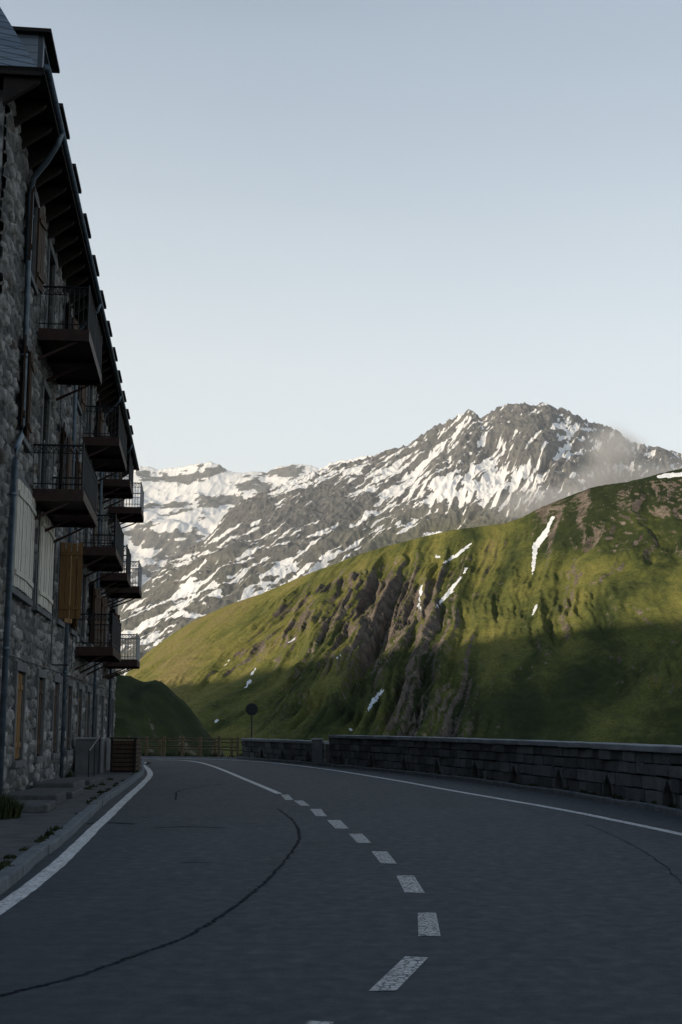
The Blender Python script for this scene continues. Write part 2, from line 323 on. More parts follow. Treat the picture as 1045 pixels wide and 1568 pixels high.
# glacier mountain behind
nx,ns=800,340
x=np.linspace(-2600,900,nx); s=np.linspace(0.1,1.05,ns)
Yc=7200+300*perlin(x/900,x*0+.3,211)
tb,te=tab([(-400,700),(0,725),(150,712),(200,717),(215,714),(245,719),(262,716),(290,712),(325,708),(336,713),(350,722),(372,724),(390,721),(408,724),(425,716),(455,711),(478,713),(490,719),(505,709),(520,706),(555,699),(580,697),(700,720),(900,800)])
Zc0=1.6+np.interp(x/Yc,tb,te)*Yc; Zsm=np.convolve(np.pad(Zc0,30,'edge'),ker,'valid')
XX,S=np.meshgrid(x,s,indexing='ij'); YC=Yc[:,None]; ZC=Zsm[:,None]; YF=3600
YY=YF+(YC-YF)*S; ZF=-100
ZZ=ZF+(ZC-ZF)*np.where(S<1,.7*S+.3*S**3,1-(S-1)*1.3)+((Zc0-Zsm)[:,None]+ridged(XX/60,S*30,3,113)*14-8)*np.exp(-np.abs(S-1)/.04)
env=np.clip(np.sin(np.pi*np.clip(S,0,1)**1.6),0,1)**.6
P2=ridged((XX+.4*YY)/520,YY/1100,3,221); PV=ridged((XX-.3*YY)/120,YY/300,3,225)
ZZ=ZZ+env*((P2-.5)*130+(PV-.5)*40)+fbm(XX/220,YY/220,4,231)*34*(.35+env)
bb=XX/YY;E=(ZZ-1.6)/YY
den=bumps(bb,E,[(280,733,45,11,-.8),(325,718,22,9,-.75),(350,768,42,12,-.6),(255,775,34,7,-.6),(430,722,40,8,-.5),(490,722,25,8,-.4),(520,712,25,6,-.3),(230,825,60,16,-.5),(300,850,60,22,-.6),(385,745,30,9,-.5),(300,905,130,45,-.5),(225,725,18,6,-.4)])
snow=.5+(.34+den+.8*fbm((XX-.6*ZZ)/160,ZZ/50,5,251,.65)+.5*(.5-PV)+.3*(.5-P2))*1.5
grid_mesh('glacier_mountain',XX,YY,ZZ,SNOWM,{'snow':snow,'tone':snow*0})

# rocky knoll beyond the building
nx,ns=260,160
x=np.linspace(-150,-6,nx); y=np.linspace(100,300,ns)
XX,YY=np.meshgrid(x,y,indexing='ij')
cz=np.interp(XX,[-150,-60,-44,-33,-27,-22,-18,-14,-6],[60,22,14,9.6,7.8,4.6,.6,-6,-14])
ZZ=cz-np.abs(YY-185)*np.where(YY<185,.34,.6)*1.0+ridged(XX/14,YY/22,4,301)*3.0-2.0+fbm(XX/3,YY/3,4,311)*.9
gr=np.hypot(np.gradient(ZZ,axis=0)/(x[1]-x[0]),np.gradient(ZZ,axis=1)/(y[1]-y[0]))
grid_mesh('rocky_knoll',XX,YY,ZZ,HILL,{'rock':sstep(.5,1.3,gr)*.5-.02,'tone':.02+.4*fbm(XX/20,YY/20,3,321),'snow':XX*0})

# mountain ridge behind the viewer (its crest throws the valley into shade)
dv=np.array([math.sin(SUN_AZ),math.cos(SUN_AZ)])*-1; pv=np.array([-dv[1],dv[0]])*-1
wv=np.linspace(-1700,1500,420); uv=np.linspace(-1,1.2,111)
z0=np.interp(wv,[-1700,-1100,-1000,-850,-747,-690,-633,-560,-500,-420,-300,-100,300,1500],[60,80,92,106,116,132,142,164,182,190,194,194,190,185])
z0=z0+4*fbm(wv/60,wv*0,4,401)
W_,U_=np.meshgrid(wv,uv,indexing='ij')
cd_=-820
px=dv[0]*(cd_+U_*420)+pv[0]*W_; py=dv[1]*(cd_+U_*420)+pv[1]*W_
zc=(z0[:,None]+TS*(-cd_))
ZZ=zc*(1-np.abs(U_)**1.1*np.where(U_<0,.9,.86))+fbm(px/70,py/70,5,411)*26*np.clip(np.abs(U_)*2.5,0,1)-8*np.abs(U_)
grid_mesh('mountain_ridge',px,py,ZZ,HILL,{'rock':.4+.5*fbm(px/60,py/60,4,421),'tone':.4+.4*fbm(px/90,py/90,3,431),'snow':px*0})

# morning haze filling the air beyond the green spur
g=B(); g.box(-4500,4500,1300,9500,-105,1500)
mv=bpy.data.materials.new('air_haze'); mv.use_nodes=True; t=mv.node_tree; t.nodes.remove(t.nodes['Principled BSDF'])
vs=t.nodes.new('ShaderNodeVolumeScatter'); vs.inputs['Color'].default_value=(.90,.95,1,1); vs.inputs['Density'].default_value=6.5e-5; vs.inputs['Anisotropy'].default_value=0
t.links.new(vs.outputs[0],t.nodes['Material Output'].inputs['Volume'])
g.obj('sky_haze',mv)

# drifting mist on the flank of the peak
g=B(); g.box(180,860,1720,1960,280,490)
mv=bpy.data.materials.new('mist'); mv.use_nodes=True; t=mv.node_tree; t.nodes.remove(t.nodes['Principled BSDF'])
vo=t.nodes.new('ShaderNodeVolumePrincipled'); vo.inputs['Color'].default_value=(.985,.98,1,1); vo.inputs['Anisotropy'].default_value=0.0
tc=t.nodes.new('ShaderNodeTexCoord')
def blob(c,r):
    mp=t.nodes.new('ShaderNodeMapping'); mp.vector_type='POINT'; mp.inputs['Location'].default_value=[-a/b for a,b in zip(c,r)]; mp.inputs['Scale'].default_value=[1/b for b in r]
    t.links.new(tc.outputs['Object'],mp.inputs[0]); ln=t.nodes.new('ShaderNodeVectorMath'); ln.operation='LENGTH'; t.links.new(mp.outputs[0],ln.inputs[0])
    mr=t.nodes.new('ShaderNodeMapRange'); mr.interpolation_type='SMOOTHSTEP'; t.links.new(ln.outputs['Value'],mr.inputs[0]); mr.inputs[1].default_value=1; mr.inputs[2].default_value=0; mr.inputs[3].default_value=0; mr.inputs[4].default_value=1; return mr.outputs[0]
def mth(op,a,b):
    n=t.nodes.new('ShaderNodeMath'); n.operation=op
    for i,v in enumerate((a,b)):
        if isinstance(v,(int,float)): n.inputs[i].default_value=v
        else: t.links.new(v,n.inputs[i])
    return n.outputs[0]
s1=mth('MAXIMUM',mth('MAXIMUM',blob((445,1840,360),(185,115,62)),blob((640,1840,380),(230,115,62))),mth('MAXIMUM',blob((415,1840,408),(75,100,66)),blob((325,1840,326),(145,110,46))))
mp2=t.nodes.new('ShaderNodeMapping'); mp2.inputs['Scale'].default_value=(.6,.6,1.5); mp2.inputs['Rotation'].default_value=(0,.5,0); t.links.new(tc.outputs['Object'],mp2.inputs[0])
nz_=t.nodes.new('ShaderNodeTexNoise'); nz_.inputs['Scale'].default_value=.018; nz_.inputs['Detail'].default_value=5; t.links.new(mp2.outputs[0],nz_.inputs['Vector'])
dn=mth('MULTIPLY',mth('MAXIMUM',mth('ADD',s1,mth('MULTIPLY',mth('SUBTRACT',nz_.outputs[0],.56),1.8)),0.0),.034)
dn=mth('MULTIPLY',dn,s1)
t.links.new(dn,vo.inputs['Density']); t.links.new(vo.outputs[0],t.nodes['Material Output'].inputs['Volume'])
g.obj('mist_cloud',mv)

# ---------------------------------------------------------------- road
def spline(pts,n=12):
    pts=[Vector((*p,0)) for p in pts]; out=[]
    P_=[2*pts[0]-pts[1]]+pts+[2*pts[-1]-pts[-2]]
    for i in range(1,len(P_)-2):
        a,b,c,d=P_[i-1:i+3]
        for j in range(n):
            t=j/n; out.append(.5*((2*b)+(-a+c)*t+(2*a-5*b+4*c-d)*t*t+(-a+3*b-3*c+d)*t**3))
    out.append(pts[-1]); return out
def offs(line,d):
    o=[]
    for i,p in enumerate(line):
        t=(line[min(i+1,len(line)-1)]-line[max(i-1,0)]).normalized(); o.append(p+Vector((t.y,-t.x,0))*d)
    return o
def strip(name,line,wd,z,mat,parent=None,jit=0):
    a=offs(line,-wd/2); b=offs(line,wd/2); g=B()
    n=len(line); 
    for i in range(n):
        j=random.uniform(-jit,jit); j2=random.uniform(-jit,jit)*.7; g.v.append((a[i].x+j,a[i].y,z)); g.v.append((b[i].x+j+j2,b[i].y,z))
    g.f=[(2*i,2*i+1,2*i+3,2*i+2) for i in range(n-1)]
    return g.obj(name,mat,parent)
kerb_l=spline([(-2.2,-30),(-2.9,-10),(-3.1,2),(-3.17,8.5),gp(0,1372),gp(60,1320),gp(112,1279),gp(165,1228),gp(205,1199),gp(221,1184),gp(219,1175),(-8.6,54.5),(-10.8,59),(-15,62),(-30,63)],10)
road=empty('road')
g=B(); ys=np.linspace(-60,53,160)
ly=np.array([p.y for p in kerb_l]); lx=np.array([p.x for p in kerb_l])
for y_ in ys:
    xl=float(np.interp(y_,ly[:105],lx[:105])); g.v.append((xl-.05,y_,0)); g.v.append((float(bx(y_)),y_,0))
g.f=[(2*i,2*i+1,2*i+3,2*i+2) for i in range(len(ys)-1)]
g.quad((float(bx(53)),53,0),(float(bx(57)),57,0),(float(bx(61.3)),61.3,0),(-5.2,62.4,0),(-10,64.9,0),(-16,66.8,0),(-60,66.6,0),(-60,62.2,0),(-15,61.9,0),(-10.9,59,0),(float(np.interp(53,ly[:105],lx[:105]))-.05,53,0))
g.obj('asphalt_surface',ASPH,road)
edge_l=spline([(-2.0,-12),(-2.75,0),(-2.86,8.5),gp(0,1391),gp(60,1348),gp(105,1309),gp(140,1274),gp(165,1251),gp(195,1222),gp(222,1197),gp(230,1186),gp(227,1178),gp(218,1171),gp(208,1166),(-14,60.5),(-30,62.8)],10)
strip('edge_line_left',edge_l,.18,.004,PAINT2,road,.006)
edge_r=spline([(6.4,-5),(6.1,10),gp(1100,1292),gp(1045,1278),gp(960,1260),gp(850,1238),gp(700,1212),gp(600,1194),gp(500,1178),gp(430,1169.5),gp(370,1164.5),gp(300,1162),gp(225,1161),(-22,64.4)],10)
strip('edge_line_right',edge_r,.17,.004,PAINT2,road,.006)
cl=spline([gp(428,1215.5),gp(400,1203.5),gp(370,1191),gp(345,1180.5),gp(325,1173),gp(305,1167.5),gp(280,1164.5),gp(240,1163.5)],8)
strip('centre_line',cl,.16,.004,PAINT2,road)
g=B()
for qd in [[(565,1518),(607,1518),(656,1467),(621,1465)],[(641,1434),(675,1434),(668,1398),(640,1398)],[(620,1367),(651,1368),(634,1341),(607,1341)],[(583,1322),(608,1323),(593,1304),(569,1304)],
  [(548,1291),(569,1291),(555,1277),(534,1277)],[(514,1269),(535,1269),(521,1256),(501,1256)],[(484,1250),(501,1250),(492,1239),(475,1239)],[(461,1234),(475,1234),(464,1226),(450,1226)],[(437,1225),(450,1225),(442,1217),(430,1217)],[(440,1590),(485,1590),(512,1566),(474,1564)]]:
    g.quad(*[(*gp(*p),.004) for p in qd])
g.obj('centre_dashes',PAINT,road)
strip('tar_seam',spline([gp(-60,1545),gp(20,1520),gp(110,1498),gp(200,1466),gp(290,1432),gp(370,1381),gp(425,1332),gp(455,1292),gp(458,1275),gp(448,1256),gp(425,1238)],60),.034,.003,TAR,road,.022)
strip('tar_seam_short',spline([gp(240,1268),gp(290,1266),gp(343,1268)],12),.09,.003,TAR,road,.03)
strip('tar_seam_far',spline([gp(270,1225),gp(273,1212),gp(300,1206),gp(345,1200)],12),.05,.003,TAR,road,.02)
strip('tar_seam_patch',spline([gp(130,1262),gp(165,1260),gp(205,1262)],12),.16,.003,TAR,road,.03)
strip('tar_seam_right',spline([gp(900,1262),gp(960,1290),gp(1010,1320),gp(1060,1370)],14),.015,.003,TAR,road,.015)
strip('tar_seam_cross',spline([gp(280,1322),gp(300,1321),gp(320,1322)],8),.05,.003,TAR,road,.02)
def kerb(name,line,wd,h,mat,seg=1.0):
    g=B(); L=0
    pts=[line[0]]; 
    for a,b in zip(line,line[1:]):
        L+=(b-a).length
        if L>=seg: pts.append(b); L=0
    for a,b in zip(pts,pts[1:]):
        t=(b-a).normalized(); n=Vector((t.y,-t.x,0)); a2=a+t*.012; b2=b-t*.012; dz=random.uniform(-.012,.012); dn=n*random.uniform(-.012,.012)
        c=[a2+dn,b2+dn,b2+dn-n*wd,a2+dn-n*wd]
        g.hexa([(p.x,p.y,-.05) for p in c]+[(p.x,p.y,h+dz) for p in c])
    return g.obj(name,mat,None,.018)
def resamp(line,st):
    out=[line[0]]; 
    for a,b in zip(line,line[1:]):
        n=max(1,int((b-a).length/st))
        for j in range(1,n+1): out.append(a.lerp(b,j/n))
    return out
kerb('kerb',resamp(kerb_l[:-8],.25),.17,.125,KERB)
kr=[Vector((float(bx(y_))-.42,y_,0)) for y_ in np.linspace(-10,60.5,290)]
kerb('kerb',kr[::-1],.14,.10,KERB,1.2)
g=B()
for i in range(len(kr)-1):
    a,b=kr[i],kr[i+1]; g.quad((a.x+.15,a.y,.07),(a.x+.46,a.y,.07),(b.x+.46,b.y,.07),(b.x+.15,b.y,.07))
g.obj('gutter_verge',PAVE)

# ---------------------------------------------------------------- stone parapet walls
def stone_wall(name,ctrl,H,holes=True):
    E_=empty(name)
    line=[Vector((*c,0)) for c in ctrl]; cum=[0]
    for a,b in zip(line,line[1:]): cum.append(cum[-1]+(b-a).length)
    Lt=cum[-1]
    def at(s_):
        s_=min(max(s_,0),Lt); i=0
        while i<len(cum)-2 and cum[i+1]<s_: i+=1
        a,b=line[i],line[i+1]; t=(b-a).normalized(); return a+t*(s_-cum[i]),t,Vector((t.y,-t.x,0))
    def blk(g,s0,s1,o0,o1,z0,z1,j=.014):
        p0,t0,n0=at(s0); p1,t1,n1=at(s1); r=lambda:random.uniform(-j,j)
        c=[]
        for zz in (z0,z1):
            for p,n,t,o in ((p0,n0,t0,o0),(p1,n1,t1,o0),(p1,n1,t1,o1),(p0,n0,t0,o1)):
                q_=p+n*(o+r())+t*r(); c.append((q_.x,q_.y,zz+r()))
        g.hexa(c)
    gs=[B(),B(),B()]; core=B(); cop=B()
    cap=.13; hs=H-cap; HW=.34
    hc=[1.8+3.15*i for i in range(int(Lt/3.15))] if holes else []
    rz=[0,.33,.60,.84,hs] if H>1 else [0,.3,.55,hs]
    def cuts(s0,s1,hw):
        segs=[(s0,s1)]
        for h in hc:
            ns_=[]
            for a,b in segs:
                if b<h-hw or a>h+hw: ns_.append((a,b))
                else:
                    if h-hw-a>.06: ns_.append((a,h-hw))
                    if b-h-hw>.06: ns_.append((h+hw,b))
            segs=ns_
        return segs
    for r_ in range(len(rz)-1):
        s_=-random.random()*.4
        while s_<Lt:
            L=random.uniform(.35,.95); s0=max(s_,0); s1=min(s_+L,Lt); s_+=L
            if s1-s0<.1: continue
            segs=cuts(s0,s1,HW) if r_==0 else (cuts(s0,s1,HW*.62) if r_==1 else [(s0,s1)])
            for a,b in segs: blk(random.choice(gs),a+.016,b-.016,random.uniform(-.05,.02),.45,rz[r_]+.014-(.08 if r_==0 else 0),rz[r_+1]-.014)
    for h in hc:   # sloping cheek stones give the weep holes a pointed arch
        for sg in (-1,1):
            p,t,n=at(h); c=[]
            for oo in (-.04,.20):
                for ds,z in ((.215*sg,.335),(.205*sg,.32),(.03*sg,.54),(.215*sg,.59)):
                    q_=p+n*oo+t*ds; c.append((q_.x,q_.y,z))
            gs[2].hexa(c)
            c=[]
            for oo in (-.035,.20):
                for ds,z in ((.335*sg,-.05),(.325*sg,-.05),(.215*sg,.325),(.338*sg,.325)):
                    q_=p+n*oo+t*ds; c.append((q_.x,q_.y,z))
            gs[0].hexa(c)
    s_=0
    while s_<Lt:
        s1=min(s_+.6,Lt); blk(core,s_,s1,.40,.43,-.2,.62,0); blk(core,s_,s1,.035,.42,.605,hs,0); s_=s1
    for a,b in cuts(0,Lt,HW):
        n=max(1,int((b-a)/.5))
        for i in range(n): blk(core,a+(b-a)*i/n,a+(b-a)*(i+1)/n,.035,.41,-.2,.606,0)
    s_=0
    while s_<Lt-.05:
        L=random.uniform(1.0,1.6); s1=min(s_+L,Lt); blk(cop,s_+.008,s1-.008,-.07,.51,hs+.003,H,.008); s_=s1
    for g_,m_,nm in zip(gs,GRANS,('blocks_grey','blocks_dark','blocks_light')): g_.obj(nm,m_,E_,.022)
    core.obj('mortar_core',MORT,E_); cop.obj('coping',COPE,E_,.02)
    return E_
stone_wall('stone_wall',[(float(bx(y_)),y_) for y_ in np.linspace(-6,49.8,90)],1.19)
stone_wall('stone_wall',[(float(bx(y_))+.1,y_) for y_ in np.linspace(50.5,61.3,20)],.93)
g=B(); g.box(-1.15,-.75,49.85,50.25,-.1,.98); g2=B(); g2.box(-1.19,-.71,49.81,50.29,.983,1.05)
p=empty('stone_pillar'); g.obj('shaft',GRANS[0],p,.03); g2.obj('cap',COPE,p,.02)

# ---------------------------------------------------------------- fence
def fence(pts,sp,h,rails):
    g=B(); line=resamp([Vector((*p,0)) for p in pts],sp)
    for i,p in enumerate(line):
        hh=h+random.uniform(-.04,.04); g.box(p.x-.07,p.x+.07,p.y-.07,p.y+.07,-.3,hh)
    for z in rails:
        for a,b in zip(line,line[1:]): g.tube([(a.x,a.y,z+random.uniform(-.02,.02)),(b.x,b.y,z+random.uniform(-.02,.02))],.04,6)
    return g.obj('fence',FEN,None,.008)
fence([(-5.1,62.4),(-10,64.9),(-16,66.9),(-40,66.9)],1.05,1.0,(.5,.88))
fence([(-4.6,63.2),(-8.5,68.2),(-14,71),(-30,73)],1.5,.85,(.3,.7))
# ---------------------------------------------------------------- traffic sign
e=empty('traffic_sign'); sx,sy=-4.37,61.6
g=B(); g.tube([(sx,sy,-.2),(sx,sy,2.35)],.032,10); g.obj('pole',SIGN,e)
g=B(); n=28
ring=lambda r,yy:[(sx+r*math.cos(2*math.pi*i/n),yy,2.32+r*math.sin(2*math.pi*i/n)) for i in range(n)]
prof_=[(.001,sy-.045),(.27,sy-.045),(.27,sy-.03),(.30,sy-.03),(.30,sy-.07),(.001,sy-.07)]
for r,yy in prof_: g.v+=ring(r,yy)
for a in range(len(prof_)-1):
    for i in range(n): g.f.append((a*n+i,a*n+(i+1)%n,(a+1)*n+(i+1)%n,(a+1)*n+i))
g.obj('disc',SIGN,e); g=B(); g.box(sx-.12,sx+.12,sy-.045,sy-.02,2.42,2.46); g.box(sx-.12,sx+.12,sy-.045,sy-.02,2.16,2.2); g.obj('clamps',SIGN,e)

# ---------------------------------------------------------------- hotel building
HOT=empty('stone_hotel')
YA,YB_,ZT=21.8,58.0,13.45
def P(y,z,o): return (-3.83-.1152*y+o*.9934, y+o*.1144, z)
def hb(g,y0,y1,z0,z1,o0,o1):
    g.hexa([P(y0,z0,o0),P(y0,z0,o1),P(y1,z0,o1),P(y1,z0,o0),P(y0,z1,o0),P(y0,z1,o1),P(y1,z1,o1),P(y1,z1,o0)])
stacks=[(27.0,30.8,1.22,(6.75,10.45)),(38.2,42.4,1.22,(3.95,7.05,10.55)),(45.0,47.6,1.2,(7.05,10.55)),(49.8,52.2,1.42,(4.15,7.1,10.35))]
ops=[]
low=[26.65,30.2,33.5,37,40.3,43.5,46.7,50,53.2,56.2]
up=[25.4,28.9,32.9,36.2,40.3,43.3,46.3,51,54,56.4]
for c_ in low: ops.append((c_-.6,c_+.6,.85,2.7,'g'))
ops+= [(24.5,27.2,4.3,6.5,'w'),(28.4,31.0,4.3,6.5,'w')]
for i,c_ in enumerate(low[2:]): ops.append((c_-.62,c_+.62,4.35,6.4,'d' if any(a<c_<b and 4.3>l[0]>3 for a,b,_,l in stacks) else 's'))
for c_ in up:
    dr=any(a<c_<b for a,b,_,_ in stacks)
    ops.append((c_-.55,c_+.55,7.0 if dr else 7.5,9.45,'d' if dr else 'n'))
    ops.append((c_-.55,c_+.55,10.7 if dr else 11.05,12.9,'d' if dr else 'n'))
ny,nz=760,290
yy=np.linspace(YA,YB_,ny); zz=np.linspace(-.1,ZT,nz)
Yg,Zg=np.meshgrid(yy,zz,indexing='ij')
wy=Yg/.50+.35*fbm(Yg/.5,Zg/.5,2,501); wz=Zg/.24+.35*fbm(Yg/.5,Zg/.5,2,502)
ci=np.floor(wy); cj=np.floor(wz); F1=np.full(Yg.shape,9.); F2=F1.copy(); ID=F1*0
for di in (-1,0,1):
    for dj in (-1,0,1):
        a=ci+di; b=cj+dj; px_=a+.15+.7*hash2(a,b,1); py_=b+.2+.6*hash2(a,b,2)
        dd=np.hypot(wy-px_,wz-py_); idd=hash2(a,b,3)
        m1=dd<F1; F2=np.where(m1,F1,np.minimum(F2,dd)); ID=np.where(m1,idd,ID); F1=np.where(m1,dd,F1)
stone=sstep(.06,.24,F2-F1); 
O=stone*(.03+.085*ID)+.016*fbm(Yg/.12,Zg/.12,3,503)
Xg=-3.83-.1152*Yg+O*.9934; Yw=Yg+O*.1144
yc=(yy[:-1]+yy[1:])/2; zc_=(zz[:-1]+zz[1:])/2; YC_,ZC_=np.meshgrid(yc,zc_,indexing='ij')
keep=np.ones(YC_.shape,bool)
for a,b,c_,d_,_ in ops: keep&=~((YC_>a)&(YC_<b)&(ZC_>c_)&(ZC_<d_))
grid_mesh('facade',Xg,Yw,Zg,RUB,{'cid':ID,'stone':stone},keep,HOT,flip=True)
g=B(); hb(g,YA+.02,YB_-.02,-.1,ZT-.02,-11.5,-.40); g.obj('body',RUB,HOT)
g=B(); hb(g,YA,YA+.3,-.1,ZT,-.398,-.01); hb(g,YB_-.3,YB_,-.1,ZT,-.398,-.01); g.obj('corner_walls',RUB,HOT)
fr=B(); gl=B(); sur=B(); ww=B(); wb=B(); wyel=B(); rev=B()
def leaf(g,yh,z0,z1,wd,ang,sgn,o=.09):
    a=math.radians(ang); dy=sgn*math.cos(a); do=math.sin(a)
    n=max(4,int(wd/.16))
    for i in range(n):
        s0=wd*i/n+.010; s1=wd*(i+1)/n-.010; dd=random.uniform(0,.015)
        q=[(yh+dy*s0,o+do*s0),(yh+dy*s1,o+do*s1)]
        nn=(-do*(.035+dd), abs(dy)*(.035+dd))
        c=[]
        for z in (z0+random.uniform(0,.03),z1-random.uniform(0,.03)): c+= [P(q[0][0],z,q[0][1]),P(q[1][0],z,q[1][1]),P(q[1][0]+nn[0],z,q[1][1]+nn[1]),P(q[0][0]+nn[0],z,q[0][1]+nn[1])]
        g.hexa(c)
    for zb in (z0+.25,z1-.35):
        q=[(yh+dy*.02,o+do*.02),(yh+dy*(wd-.02),o+do*(wd-.02))]; nn=(-do*.075,abs(dy)*.075); c=[]
        for z in (zb,zb+.1): c+= [P(q[0][0],z,q[0][1]),P(q[1][0],z,q[1][1]),P(q[1][0]+nn[0],z,q[1][1]+nn[1]),P(q[0][0]+nn[0],z,q[0][1]+nn[1])]
        g.hexa(c)
for idx,(a,b,c_,d_,kd) in enumerate(ops):
    rev.quad(P(a,c_,.03),P(a,c_,-.39),P(a,d_,-.39),P(a,d_,.03)); rev.quad(P(b,c_,.03),P(b,c_,-.39),P(b,d_,-.39),P(b,d_,.03))
    rev.quad(P(a,c_,.03),P(a,c_,-.39),P(b,c_,-.39),P(b,c_,.03)); rev.quad(P(a,d_,.03),P(a,d_,-.39),P(b,d_,-.39),P(b,d_,.03))
    o1=.105
    hb(sur,a-.16,b+.16,d_+.002,d_+.2,-.02,o1+.01); hb(sur,a-.2,b+.2,c_-.14,c_-.002,-.02,o1+.06)
    hb(sur,a-.15,a-.002,c_,d_,-.02,o1); hb(sur,b+.002,b+.15,c_,d_,-.02,o1)
    hb(gl,a+.06,b-.06,c_+.06,d_-.06,-.22,-.2)
    for f0,f1 in ((a,a+.06),(b-.06,b),((a+b)/2-.04,(a+b)/2+.04)): hb(fr,f0,f1,c_,d_,-.24,-.16)
    for f0,f1 in ((c_,c_+.07),(d_-.07,d_),(c_+(d_-c_)*.66,c_+(d_-c_)*.66+.05)): hb(fr,a+.06,b-.06,f0,f1,-.235,-.165)
    wd=(b-a)/2
    if kd=='w':
        leaf(ww,a,c_,d_,wd-.01,2,1,.12); leaf(ww,b,c_,d_,wd-.01,1.5,-1,.12)
    elif kd=='g':
        leaf(wyel if idx in (0,4) else wb,a,c_+.02,d_-.02,wd-.01,2,1,-.02); leaf(wyel if idx==0 else wb,b,c_+.02,d_-.02,wd-.01,3,-1,-.02)
    elif kd=='s':
        leaf(wyel if idx in(12,13) else wb,a,c_,d_,wd-.01,95 if idx==12 else random.choice((160,170)),1,.11); leaf(wyel if idx==12 else wb,b,c_,d_,wd-.01,random.choice((165,3)),-1,.11)
    elif kd=='n':
        leaf(wb,a,c_,d_,wd-.01,random.choice((3,170,172)),1,.11); leaf(wb,b,c_,d_,wd-.01,random.choice((3,168,172)),-1,.11)
fr.obj('window_frames',WOODB,HOT); gl.obj('window_glass',GLASS,HOT); sur.obj('window_surrounds',CONC,HOT,.012)
ww.obj('white_shutters',WOODW,HOT); wb.obj('brown_shutters',WOODB,HOT); wyel.obj('ochre_shutters',WOODY,HOT); rev.obj('window_reveals',MORT,HOT)
sl=B(); ra=B(); raw=B()
for si,(a,b,pr,lv) in enumerate(stacks):
    for L in lv:
        R=raw if si==3 else ra
        hb(sl,a,b,L-.16,L,.08,pr); hb(sl,a,a+.1,L-.27,L-.162,.08,pr-.03); hb(sl,b-.1,b,L-.27,L-.162,.08,pr-.03); hb(sl,(a+b)/2-.05,(a+b)/2+.05,L-.27,L-.162,.08,pr-.03)
        hb(sl,a+.002,b-.002,L-.24,L-.163,pr-.028,pr)
        for y_ in (a+.1,b-.1,(a+b)/2): 
            sl.hexa([P(y_-.03,L-.75,.06),P(y_-.03,L-.68,.06),P(y_+.03,L-.68,.06),P(y_+.03,L-.75,.06),P(y_-.03,L-.3,pr-.3),P(y_-.03,L-.24,pr-.25),P(y_+.03,L-.24,pr-.25),P(y_+.03,L-.3,pr-.3)])
        h=1.0
        for y_ in (a+.03,b-.03): R.tube([P(y_,L+h,.08),P(y_,L+h,pr-.04)],.025,6); R.tube([P(y_,L+.12,.08),P(y_,L+.12,pr-.04)],.015,5); R.tube([P(y_,L+h-.18,.08),P(y_,L+h-.18,pr-.04)],.012,5)
        for z_,r_ in ((h,.025),(.12,.015),(h-.18,.012)): R.tube([P(a+.03,L+z_,pr-.04),P(b-.03,L+z_,pr-.04)],r_,6)
        for y_ in (a+.03,b-.03,(a+b)/2): R.tube([P(y_,L,pr-.04),P(y_,L+h+.06,pr-.04)],.025,6)
        n=int((b-a)/.12)
        for i in range(1,n): R.tube([P(a+(b-a)*i/n,L+.02,pr-.04),P(a+(b-a)*i/n,L+h,pr-.04)],.009,4)
        n=int(pr/.12)
        for i in range(0,n):
            o=.1+(pr-.14)*i/n
            for y_ in (a+.03,b-.03): R.tube([P(y_,L+.02,o),P(y_,L+h,o)],.009,4)
            for y_ in (a+.03,):
                R.tube([P(y_,L+h-.18,o),P(y_,L+h-.09,o+.055),P(y_,L+h,o+.11)],.008,4); R.tube([P(y_,L+h,o),P(y_,L+h-.09,o+.055),P(y_,L+h-.18,o+.11)],.008,4)
sl.obj('balcony_slabs',STEEL,HOT); ra.obj('balcony_railings',IRON,HOT); raw.obj('balcony_railings_pale',IRONW,HOT)
g=B(); OV=.73
hb(g,YA-.4,YB_+.3,ZT+.18,ZT+.26,-.3,OV)
hb(g,YA-.45,YB_+.35,ZT+.10,ZT+.262,OV+.002,OV+.04)
y_=YA-.3
while y_<YB_+.2:
    g.hexa([P(y_,ZT-.45,.0),P(y_,ZT+.02,OV-.1),P(y_+.12,ZT+.02,OV-.1),P(y_+.12,ZT-.45,.0),P(y_,ZT+.178,.0),P(y_,ZT+.178,OV-.02),P(y_+.12,ZT+.178,OV-.02),P(y_+.12,ZT+.178,.0)]); y_+=.95
hb(g,YA-.02,YB_,ZT-.02,ZT+.179,-.3,.05)
hb(g,YA-.4,YA-.35,ZT+.10,ZT+.262,-12.2,OV)
hb(g,YA-.348,YA+.0,ZT+.181,ZT+.259,-12,-.302)
g.obj('eaves',WOODD,HOT)
g=B(); g.tube([P(YA-.45,ZT+.24,OV+.08),P(YB_+.3,ZT+.20,OV+.08)],.065,10)
g.tube([P(23.9,ZT+.2,OV+.08),P(23.9,ZT-.05,OV+.0),P(24.1,ZT-.35,.5),P(24.3,ZT-.62,.22),P(24.4,ZT-.95,.17),P(24.6,7.6,.17),P(24.5,7.35,.17),P(24.0,7.0,.17),P(23.8,6.7,.17),P(23.8,.15,.17)],.06,10)
for yp in (34.7,44.9,53.0): g.tube([P(yp-.3,ZT+.2,OV+.08),P(yp-.3,ZT-.05,OV),P(yp,ZT-.5,.22),P(yp,ZT-.9,.17),P(yp,.15,.17)],.055,10)
for yp in (24.45,34.7,44.9,53.0):
    for z_ in (3,6,9,12): g.tube([P(yp if (yp>25 or z_>7.5) else 23.8,z_,.17),P(yp if (yp>25 or z_>7.5) else 23.8,z_+.06,.17)],.075,10)
g.obj('gutter_and_downpipes',ZINC,HOT,smooth=True)
g=B()
g.tube([P(24.2,2.95,.12),P(58,3.05,.12)],.012,5); g.tube([P(32,3.1,.1),P(32,3.1,.5),P(32.6,3.2,.55)],.02,6)
g.tube([P(31.6,13.0,.12),P(31.6,3.2,.12)],.012,5); g.tube([P(36.9,13.0,.12),P(36.9,3.2,.12)],.012,5)
g.obj('cables',IRON,HOT)
